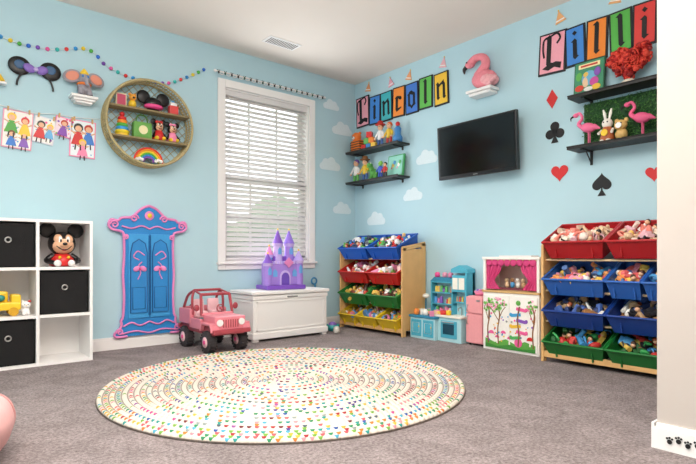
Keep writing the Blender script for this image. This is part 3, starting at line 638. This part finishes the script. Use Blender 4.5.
# ---------------- letters
def minim(b,x,z0,z1,w,y,mt,tall=False):
    s=w*.55
    b.prism([(x-w/2,z0+s),(x-w*.05,z0),(x+w*.95,z0+s*1.3),(x+w/2,z0+s*1.6),(x+w/2,z1-s),(x+w*.05,z1),(x-w*.95,z1-s*1.3),(x-w/2,z1-s*1.6)],y-.003,y,mt)
def glyph(b,ch,y,mt):
    w=.026
    if ch=='i':minim(b,0,-.085,.045,w,y,mt);b.box((0,y-.0015,.078),(.022,.003,.022),mt,(0,pi/4,0))
    elif ch=='l':minim(b,0,-.09,.105,w,y,mt)
    elif ch=='n':minim(b,-.03,-.08,.055,w*.85,y,mt);minim(b,.03,-.08,.045,w*.85,y,mt);b.prism([(-.025,.03),(.03,.062),(.03,.045),(-.025,.012)],y-.0028,y,mt)
    elif ch=='c':minim(b,-.018,-.075,.05,w,y,mt);b.prism([(-.02,.05),(.03,.04),(.038,.02),(.02,.012),(-.015,.035)],y-.0028,y,mt);b.prism([(-.02,-.08),(.035,-.055),(.035,-.045),(-.015,-.055)],y-.0028,y,mt)
    elif ch=='o':
        minim(b,-.028,-.065,.045,w*.8,y,mt);minim(b,.028,-.065,.045,w*.8,y,mt);b.prism([(-.03,.05),(.0,.062),(.032,.035),(.02,.02),(-.02,.035)],y-.0028,y,mt);b.prism([(-.03,-.05),(.0,-.083),(.032,-.055),(.02,-.045),(0,-.06),(-.02,-.04)],y-.0028,y,mt)
    elif ch=='L':
        minim(b,-.02,-.08,.11,w*1.1,y,mt);b.prism([(-.06,-.085),(-.02,-.1),(.02,-.085),(.06,-.1),(.065,-.065),(.03,-.055),(-.02,-.065)],y-.0029,y,mt)
        b.tube(smooth_path([(-.02,y-.002,.1),(-.055,y-.002,.085),(-.06,y-.002,.03),(-.05,y-.002,-.02)]),.006,mt,6);b.tube(smooth_path([(-.01,y-.002,.1),(.03,y-.002,.11),(.05,y-.002,.08),(.03,y-.002,.05)]),.006,mt,6)
def tile(name,ch,x,z,w,h,rot,c1,c2):
    b=MB();b.X=Matrix.Rotation(rot,4,'Y')
    b.bx(-w/2,w/2,-.012,0,-h/2,h/2,m(c1,.6));b.bx(-w/2+.012,w/2-.012,-.014,-.012,-h/2+.012,h/2-.012,m(c2,.6))
    X=b.X.copy();s=h/.27;b.X=X@Matrix.Diagonal((s*1.05,1,s*1.1,1));glyph(b,ch,-.014,m('#0c0c0d',.6));b.X=X
    b.obj(name,R(x,z,.001))
cols=[('#1c1c20','#f0a6b4'),('#1c1c20','#3f86d4'),('#1c1c20','#3fb0b8'),('#1c1c20','#f08c34'),('#1c1c20','#3f78cc'),('#1c1c20','#5fb850'),('#1c1c20','#f0c23a')]
for i,ch in enumerate('Lincoln'):
    wd_=.19 if i==0 else .155
    x=[.13,.31,.47,.635,.80,.965,1.14][i]
    tile('letter_tile',ch,x,2.115+[.02,.0,.0,.005,.0,.01,.0][i],wd_,.28 if i else .30,[-.03,.02,-.02,.03,-.02,.0,-.03][i],*cols[i])
cols=[('#1c1c20','#f4a6b4'),('#1c1c20','#3f86d4'),('#1c1c20','#f0882c'),('#1c1c20','#54b048'),('#1c1c20','#dc3c36')]
for i,ch in enumerate('Lilli'):
    x=[2.14,2.305,2.45,2.60,2.74][i]
    tile('letter_tile',ch,x,2.115,.20 if i==0 else .14,.29 if i==0 else .27,[.05,-.03,.03,-.03,.02][i],*cols[i])
def pennant(x,z,rot,cc):
    b=MB();b.X=Matrix.Rotation(rot,4,'Y');b.prism([(-.04,0),(.04,0),(0,.085)],-.006,0,m(cc,.6));
    b.prism([(-.028,.020),(.028,.020),(.033,.012),(-.033,.012)],-.008,-.006,white);b.sph((0,-.004,.087),.006,yel,a=8,b=6);b.obj('party_hat_cutout',R(x,z,.001))
for a in((.20,2.325,.2,'#e8a06b'),(.53,2.295,-.2,'#eeaab8'),(.75,2.295,.3,'#e8a06b'),(1.15,2.295,.2,'#e9b4bc'),(2.2,2.315,-.2,'#f0b478'),(2.56,2.31,.2,'#f0b478')):pennant(*a)
# ---------------- clouds
def cloud(mw,s,fl=1):
    b=MB();prof=[]
    def arc(cx,cz,r,a0,a1,n=10):
        for k in range(n+1):
            q=math.radians(a0+(a1-a0)*k/n);prof.append((fl*s*(cx+r*math.cos(q)),s*(cz+r*math.sin(q))))
    arc(.085,.03,.03,-90,70);arc(.045,.065,.038,10,120);arc(-.02,.075,.045,40,170);arc(-.085,.035,.035,100,270)
    if fl<0:prof=prof[::-1]
    b.prism(prof,-.002,0,m('#dcebf0',.8));b.obj('cloud_decal',mw)
for x,z,s,f in((-.31,2.13,.85,1),(-.17,1.90,1.1,1),(-.33,1.53,1.1,-1),(-.17,1.11,1.0,1)):cloud(L(x,z,.001),s,f)
for x,z,s,f in((.97,1.50,1.05,1),(.80,1.19,1.0,-1),(.32,.99,1.1,1)):cloud(R(x,z,.001),s,f)
# ---------------- suits
redd=m('#d02a2c',.6);blks=m('#141416',.6)
def heart(s,n=40):
    return[(s*.0625*(16*math.sin(t)**3)/1.0,s*.0625*(13*math.cos(t)-5*math.cos(2*t)-2*math.cos(3*t)-math.cos(4*t))) for t in[2*pi*k/n for k in range(n)]]
b=MB();b.prism([(0,-.068),(.042,0),(0,.068),(-.042,0)],-.004,0,redd);b.obj('diamond_decal',R(2.135,1.795,.001))
b=MB()
for cx,cz in((0,.04),(-.036,-.012),(.036,-.012)):b.disc((cx,cz),.033,-.004,0,blks)
b.disc((0,.005),.02,-.004,0,blks);b.prism([(-.027,-.075),(.027,-.075),(.006,-.03),(.004,0),(-.004,0),(-.006,-.03)],-.0041,0,blks);b.obj('club_decal',R(2.155,1.557,.001))
b=MB();b.prism(heart(.062)[::-1],-.004,0,redd);b.obj('heart_decal',R(2.19,1.27,.001))
b=MB();b.prism([(x,-z+.01) for x,z in heart(.062)],-.004,0,blks);b.prism([(-.027,-.075),(.027,-.075),(.006,-.04),(0,0),(-.006,-.04)],-.0041,0,blks);b.obj('spade_decal',R(2.478,1.155,.001))
b=MB();b.prism(heart(.05)[::-1],-.004,0,redd);b.obj('heart_decal',R(2.79,1.19,.001))
# ---------------- shelves
sb=m('#22201f',.5)
def shelf(x0,x1,z,d=.17,n=2,br=1):
    b=MB();w=x1-x0;b.bx(0,w,-d,0,-.018,0,sb,.002);b.tube([(0,-d,.0),(w,-d,.0)],.0045,sb,8)
    for i in range(n):
        x=w*(.12+.76*i/(n-1));b.bx(x-.008,x+.008,-d*.85,0,-.026,-.018,sb)
        if br:b.bx(x-.008,x+.008,-.008,0,-.11,-.018,sb);b.tube([(x,-.006,-.10),(x,-d*.5,-.024)],.004,sb,6)
        else:b.bx(x-.008,x+.008,-.008,0,-.05,-.018,sb)
    return b.obj('wall_shelf',R(x0,z))
S1,S2,S3,S4=1.715,1.415,1.735,1.40
shelf(.04,.765,S1,.16,2,0);shelf(.04,.765,S2,.16,2,0);shelf(2.325,3.05,S3,.16,2,0);shelf(2.325,3.05,S4,.17)
def figure(name,mw,s,top,legs,head='#e9b792',hat=None,hair='#4a2f1e',arms=1):
    b=MB();b.X=Matrix.Scale(s,4);T,LG_,HD=m(top,.5),m(legs,.5),m(head,.5)
    for sg in(-1,1):
        b.tube([(sg*.014,0,.055),(sg*.018,0,.008)],[.010,.008],LG_,10);b.sph((sg*.019,-.007,.006),(.009,.015,.006),blk2,a=10,b=8)
        b.tube(smooth_path([(sg*.017,0,.098),(sg*.033,-.003,.08),(sg*.036,-.014,.058 if arms else .11)],3),[.008,.006],T,8);b.sph((sg*.036,-.016,.055 if arms else .113),.007,HD,a=8,b=6)
    b.lathe([(.017,.048),(.019,.06),(.016,.075),(.022,.098),(.014,.108),(.006,.112)],T,seg=14);b.sph((0,0,.13),(.019,.018,.021),HD);b.sph((0,.004,.137),(.0205,.019,.019),m(hair,.7));b.sph((0,-.019,.127),.003,HD,a=6,b=5)
    for sg in(-1,1):b.sph((sg*.007,-.0165,.132),.0028,blk2,a=6,b=5)
    if hat:b.lathe([(.034,.0),(.034,.004),(.019,.005),(.018,.022),(.012,.027)],m(hat,.7),(0,0,.145),18)
    b.obj(name,mw)
def rx(x,z,d=.08):return R(x,z+.001,d)
def rs_(x,z,d,s):return R(x,z+.001,d)@Matrix.Scale(s,4)
b=MB();b.box((0,0,.05),(.11,.06,.1),m('#e8792b',.5),bev=.012);b.sph((0,-.01,.125),.04,m('#e8792b'));b.sph((-.03,0,.155),.013,m('#e8792b'));b.sph((.03,0,.155),.013,m('#e8792b'));b.sph((0,-.045,.115),(.016,.012,.012),white);b.sph((0,-.057,.12),.005,blk2)
for i in range(4):b.bx(-.057,.057,-.032,.032,.02+i*.02,.026+i*.02,blk2)
b.obj('plush_tiger',rs_(.13,S1,.08,1.2))
b=MB()
for i,(cx,cz,cc) in enumerate([(-.06,0,'#d8302f'),(0,0,'#3f86c8'),(.06,0,'#f0c23a'),(-.03,.05,'#5fb04f'),(.03,.05,'#e8832c'),(0,.1,'#d8302f')]):b.box((cx,0,.025+cz),(.048,.048,.048),m(cc,.4),(0,0,.1*i),.004)
b.obj('toy_block_stack',rs_(.31,S1,.08,1.15))
figure('cowgirl_doll',rx(.46,S1),1.45,'#f2f0ee','#3f66a8',hat='#c8342f',hair='#b0502a')
figure('clown_doll',rx(.58,S1),1.4,'#e8c23a','#c8342f',hair='#e8602a')
b=MB();b.lathe([(.03,0),(.034,.04),(.02,.06),(.024,.1),(.005,.12)],m('#3f86c8',.4));b.sph((0,0,.13),.016,red);b.obj('toy_rocket',rs_(.69,S1,.08,1.35))
figure('astronaut_doll',rx(.11,S2),1.5,'#f2f0ee','#6abf5a',hair='#7a4fa8')
figure('cowboy_doll',rx(.245,S2),1.45,'#e8c23a','#3f66a8',hat='#8a5a34')
b=MB();gd=m('#5aa84a',.5)
b.sph((0,.01,.06),(.035,.04,.04),gd);b.tube(smooth_path([(0,.04,.05),(.01,.06,.03),(.03,.07,.015)]),[.028,.006],gd);b.tube(smooth_path([(0,-.01,.08),(0,-.03,.115)]),[.026,.02],gd);b.sph((0,-.04,.125),(.024,.03,.02),gd);b.box((0,-.045,.108),(.034,.04,.008),gd,(.2,0,0),.003)
for sg in(-1,1):b.tube([(sg*.022,.01,.05),(sg*.028,-.01,.01)],[.018,.012],gd,10);b.sph((sg*.028,-.018,.008),(.014,.022,.008),gd);b.tube([(sg*.02,-.03,.08),(sg*.024,-.05,.075)],.005,gd,6);b.sph((sg*.017,-.045,.14),.006,white,a=8,b=6)
b.obj('toy_dinosaur',rs_(.365,S2,.085,1.1))
figure('alien_doll',rx(.46,S2),1.1,'#3f5fc8','#3f5fc8',head='#8fd05a',hair='#8fd05a')
b=MB();b.box((0,0,.085),(.17,.018,.17),m('#3f9a5a',.5),(-.12,0,0),.003);b.box((0,-.0105,.087),(.15,.002,.15),m('#8fd0c0'),(-.12,0,0));
for i in range(8):b.sph((-.05+.0145*i,-.012,.05+.02*(i%4)),(.014,.002,.016),m(cand[i]),(-.12,0,0),8,6)
b.obj('picture_book',rs_(.64,S2,.05,1.2))
figure('soldier_doll',rx(.57,S2,.125),.9,'#c8342f','#2a2a30',hair='#1c1c20')
b=MB();b.X=Matrix.Rotation(-.1,4,'X');b.box((0,0,.12),(.20,.02,.24),m('#1f5a3a',.5),(0,0,0),.003);b.box((0,-.0115,.12),(.185,.002,.225),m('#3f8f6a'))
for k,(cx,cz,rx_,rz_,cc) in enumerate(((0,.12,.05,.05,'#6fb0d0'),(-.02,.10,.022,.04,'#e8c6a0'),(-.02,.145,.018,.018,'#e8c25a'),(.035,.09,.03,.03,'#c84a9a'),(-.06,.06,.03,.022,'#d8402c'),(.05,.05,.03,.02,'#f0c23a'),(.055,.15,.022,.03,'#8a56b8'),(-.065,.14,.02,.03,'#5fb04f'),(0,.045,.03,.015,'#f4f1ea'))):b.sph((cx,-.0125-.0003*k,cz),(rx_,.0018,rz_),m(cc),a=14,b=8)
b.box((0,-.014,.205),(.14,.003,.03),m('#f2e6b0'),bev=.001);b.box((0,-.016,.205),(.11,.002,.012),m('#c8342f'))
b.obj('picture_book',rx(2.42,S3,.06))
b=MB();rs=random.Random(4);rw=m('#b8201c',.7,0,.3,90,.5);rw2=m('#e04634',.7,0,.3,90,.5);rw3=m('#8a1414',.7)
b.lathe([(.04,0),(.045,.02),(.018,.04),(.016,.09)],m('#e8dcc8'))
hh_=heart(.145,60)
for i in range(300):
    hxx,hz=hh_[int(rs.random()*60)];f=rs.uniform(.0,1)**.5
    x=hxx*f*.85;z=.145+hz*f*.78;rr=rs.uniform(.011,.02);y=rs.uniform(-.035,.04)*(1-.5*f)
    if rs.random()<.45:b.sph((x,y,z),rr,[rw,rw2,rw3][i%3],(rs.random()*3,0,0),8,6)
    else:
        E=Euler((rs.random()*3,rs.random()*3,0)).to_matrix();b.tube([Vector((x,y,z))+E@Vector((rr*1.3*(1-q/14)*math.cos(q*.9),rr*1.3*(1-q/14)*math.sin(q*.9),q*.0015)) for q in range(11)],.005,[rw,rw2][i%2],5)
b.obj('red_heart_flower_arrangement',rx(2.675,S3,.08)@Matrix.Scale(1.02,4))
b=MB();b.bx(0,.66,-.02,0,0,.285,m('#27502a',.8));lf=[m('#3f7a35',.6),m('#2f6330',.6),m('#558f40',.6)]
for i in range(1700):
    x=rs.uniform(0,.66);z=rs.uniform(0,.285);q=rs.uniform(0,6.3);s=rs.uniform(.008,.014);dy=rs.uniform(-.012,.0)
    c,sn=math.cos(q),math.sin(q)
    V=[(x,-.02,z),(x+s*.5*c,-.028+dy,z+s*.5*sn+.003),(x+s*1.5*c,-.026+dy,z+s*1.5*sn),(x+s*.5*c+.004,-.03+dy,z+s*.5*sn-.004)]
    b.add(V,[(0,1,2,3)],lf[i%3])
b.obj('foliage_wall_panel',R(2.37,S4+.01))
def flam(name,mw,s,c1='#f0709a'):
    b=MB();b.X=Matrix.Scale(s,4);c=m(c1,.6)
    b.sph((0,0,.10),(.042,.026,.028),c,(0,.25,0));b.tube(smooth_path([(-.03,0,.105),(-.055,0,.13),(-.035,0,.16),(-.05,0,.19),(-.07,0,.185)],5),[.013,.008,.008],c,10)
    b.sph((-.072,0,.183),(.016,.012,.013),c);b.tube(smooth_path([(-.082,0,.18),(-.1,0,.172),(-.1,0,.155)],4),[.007,.002],blk2,8)
    for sg in(-1,1):b.cyl((.005,sg*.01,.08),(.005,sg*.01,.0),.003,c,seg=6);b.sph((-.002,sg*.01,.003),(.012,.007,.003),c,a=8,b=6)
    b.tube([(.03,0,.10),(.065,0,.085)],[.018,.004],c,8);b.obj(name,mw)
flam('flamingo_figurine',rx(2.44,S4,.11),1.15);flam('flamingo_figurine',rx(2.76,S4,.11),1.15,'#e8608c')
b=MB();b.lathe([(.03,0),(.038,.02),(.028,.07),(.02,.085)],m('#b8643a'));b.sph((0,0,.105),(.028,.026,.028),m('#f4efe6'));
for sg in(-1,1):b.tube(smooth_path([(sg*.01,0,.125),(sg*.016,.003,.16),(sg*.022,.0,.185)],4),[.006,.009,.004],m('#f4efe6'),8);b.tube([(sg*.03,0,.07),(sg*.035,-.03,.05)],.008,m('#f4efe6'),8);b.sph((sg*.01,-.024,.11),.004,blk2,a=8,b=6);b.sph((sg*.016,-.02,.008),(.014,.024,.01),m('#f4efe6'))
b.cyl((.0,-.035,.05),(.0,-.042,.05),.018,yel);b.obj('white_rabbit_figurine',rs_(2.555,S4,.10,1.15))
b=MB()
b.sph((0,0,.035),(.033,.03,.035),m('#d8b06a'));b.sph((0,-.01,.085),(.034,.032,.03),m('#e2bb72'));b.cyl((.0,-.038,.08),(0,-.043,.08),.016,white)
for sg in(-1,1):b.sph((sg*.025,0,.112),(.012,.008,.014),m('#d8b06a'));b.sph((sg*.012,-.038,.092),.005,blk2,a=8,b=6)
b.obj('plush_cat',rs_(2.64,S4,.10,1.1))
b=MB();b.lathe([(.02,0),(.04,.02),(.042,.04),(.028,.06),(.008,.068)],m('#e8dfe8',.3));b.sph((0,0,.073),.008,hot);b.tube(smooth_path([(-.035,0,.03),(-.06,0,.045),(-.065,0,.065)],4),[.009,.005],m('#e8dfe8',.3),8);b.tube(smooth_path([(.03,0,.05),(.06,0,.05),(.06,0,.025),(.035,0,.02)],4),.005,m('#e8dfe8',.3),8);b.obj('toy_teapot',rx(2.92,S4,.10))
# ---------------- flamingo wall plush
b=MB();b.bx(-.115,.115,-.12,0,-.022,0,white,.004);b.bx(-.1,.1,-.10,0,-.045,-.022,white,.006);b.obj('wall_ledge',R(1.59,1.985))
b=MB();fl=m('#ec8c98',.8,0,.15,120,.4);fl2=m('#f2b0b6',.8,0,.15,120,.4)
b.sph((.02,0,.075),(.095,.05,.072),fl,(0,.3,0));b.sph((.05,.0,.06),(.075,.055,.05),fl2,(0,.3,0))
b.tube(smooth_path([(-.02,0,.11),(.03,0,.19),(.01,0,.25),(-.045,0,.262),(-.085,0,.235)],6),[.042,.03,.026,.028,.03],fl,14)
b.sph((-.09,0,.228),(.036,.03,.032),fl);b.tube(smooth_path([(-.11,0,.222),(-.135,0,.2),(-.135,0,.165)],5),[.018,.014,.004],m('#2a2224',.5),10);b.sph((-.1,-.028,.238),.006,blk2,a=8,b=6)
for i in range(14):
    q=i*.45;b.sph((.07+.035*math.cos(q),-.03+.02*math.sin(q*2),.045+.03*math.sin(q)),(.022,.016,.018),fl2,(q,q,0),8,6)
b.obj('plush_flamingo',R(1.585,1.986,.06)@Matrix.Diagonal((1.22,1.05,1.0,1)))

# ---------------- pouf
b=MB();pf=m('#d8a6a4',.85,0,.08,30,.1)
prof=[(.02,0),(.2,.0),(.27,.04),(.30,.10),(.30,.15),(.27,.20),(.18,.24),(.06,.255),(.01,.25)]
pp=smooth_path([Vector((r,0,z)) for r,z in prof],4)
b.lathe([(max(v.x,.004),max(v.z,0)) for v in pp],pf,seg=48)
for k in range(8):
    q=k*pi/4;b.tube([( (v.x+.002)*math.cos(q),(v.x+.002)*math.sin(q),v.z) for v in pp[6:]],.004,m('#c89290',.8),6)
b.sph((0,0,.253),(.03,.03,.012),m('#c89290',.8));b.obj('floor_pouf',W(-3.48,-1.85))
b=MB()
for i in range(5):
    x=.03+i*.028;z=.035+.008*(i%2);b.disc((x,z),.008,-.003,0,blks,12)
    for k in(-1,0,1):b.disc((x+k*.008,z+.011+(k==0)*.003),.0035,-.003,0,blks,8)
b.obj('paw_print_decal',Matrix.Translation((-1.419,-3.30,0))@Matrix.Rotation(-pi/2,4,'Z'))

# ---------------- lights
def area(name,loc,rot,sx,sy,pw,col=(1,.965,.935)):
    l=bpy.data.lights.new(name,'AREA');l.shape='RECTANGLE';l.size=sx;l.size_y=sy;l.energy=pw;l.color=col
    o=bpy.data.objects.new(name,l);o.location=loc;o.rotation_euler=rot;sc.collection.objects.link(o)
area('overhead_fill',(-3.0,-2.9,2.38),(0,0,0),2.4,2.2,78)  # added area fill below the ceiling, no lamp fixture there
area('bounce_fill',(-3.1,-3.1,1.75),(pi,0,0),1.8,1.8,122)  # added fill pointing up, out of view, brightens the ceiling
area('window_light',(-1.02,-.10,1.4),(-pi/2,0,0),.8,1.4,14,(.93,.97,1))
w=bpy.data.worlds.new('sky');sc.world=w;w.use_nodes=True;bg=w.node_tree.nodes['Background'];bg.inputs[0].default_value=(.93,.96,1,1);bg.inputs[1].default_value=2.1
cd=bpy.data.cameras.new('camera');co=bpy.data.objects.new('camera',cd);sc.collection.objects.link(co);sc.camera=co
cd.sensor_width=36;cd.lens=26.48;cd.shift_y=.0345;co.location=(-3.433,-3.979,.6855);co.rotation_euler=(pi/2,0,math.radians(-40));cd.clip_start=.02
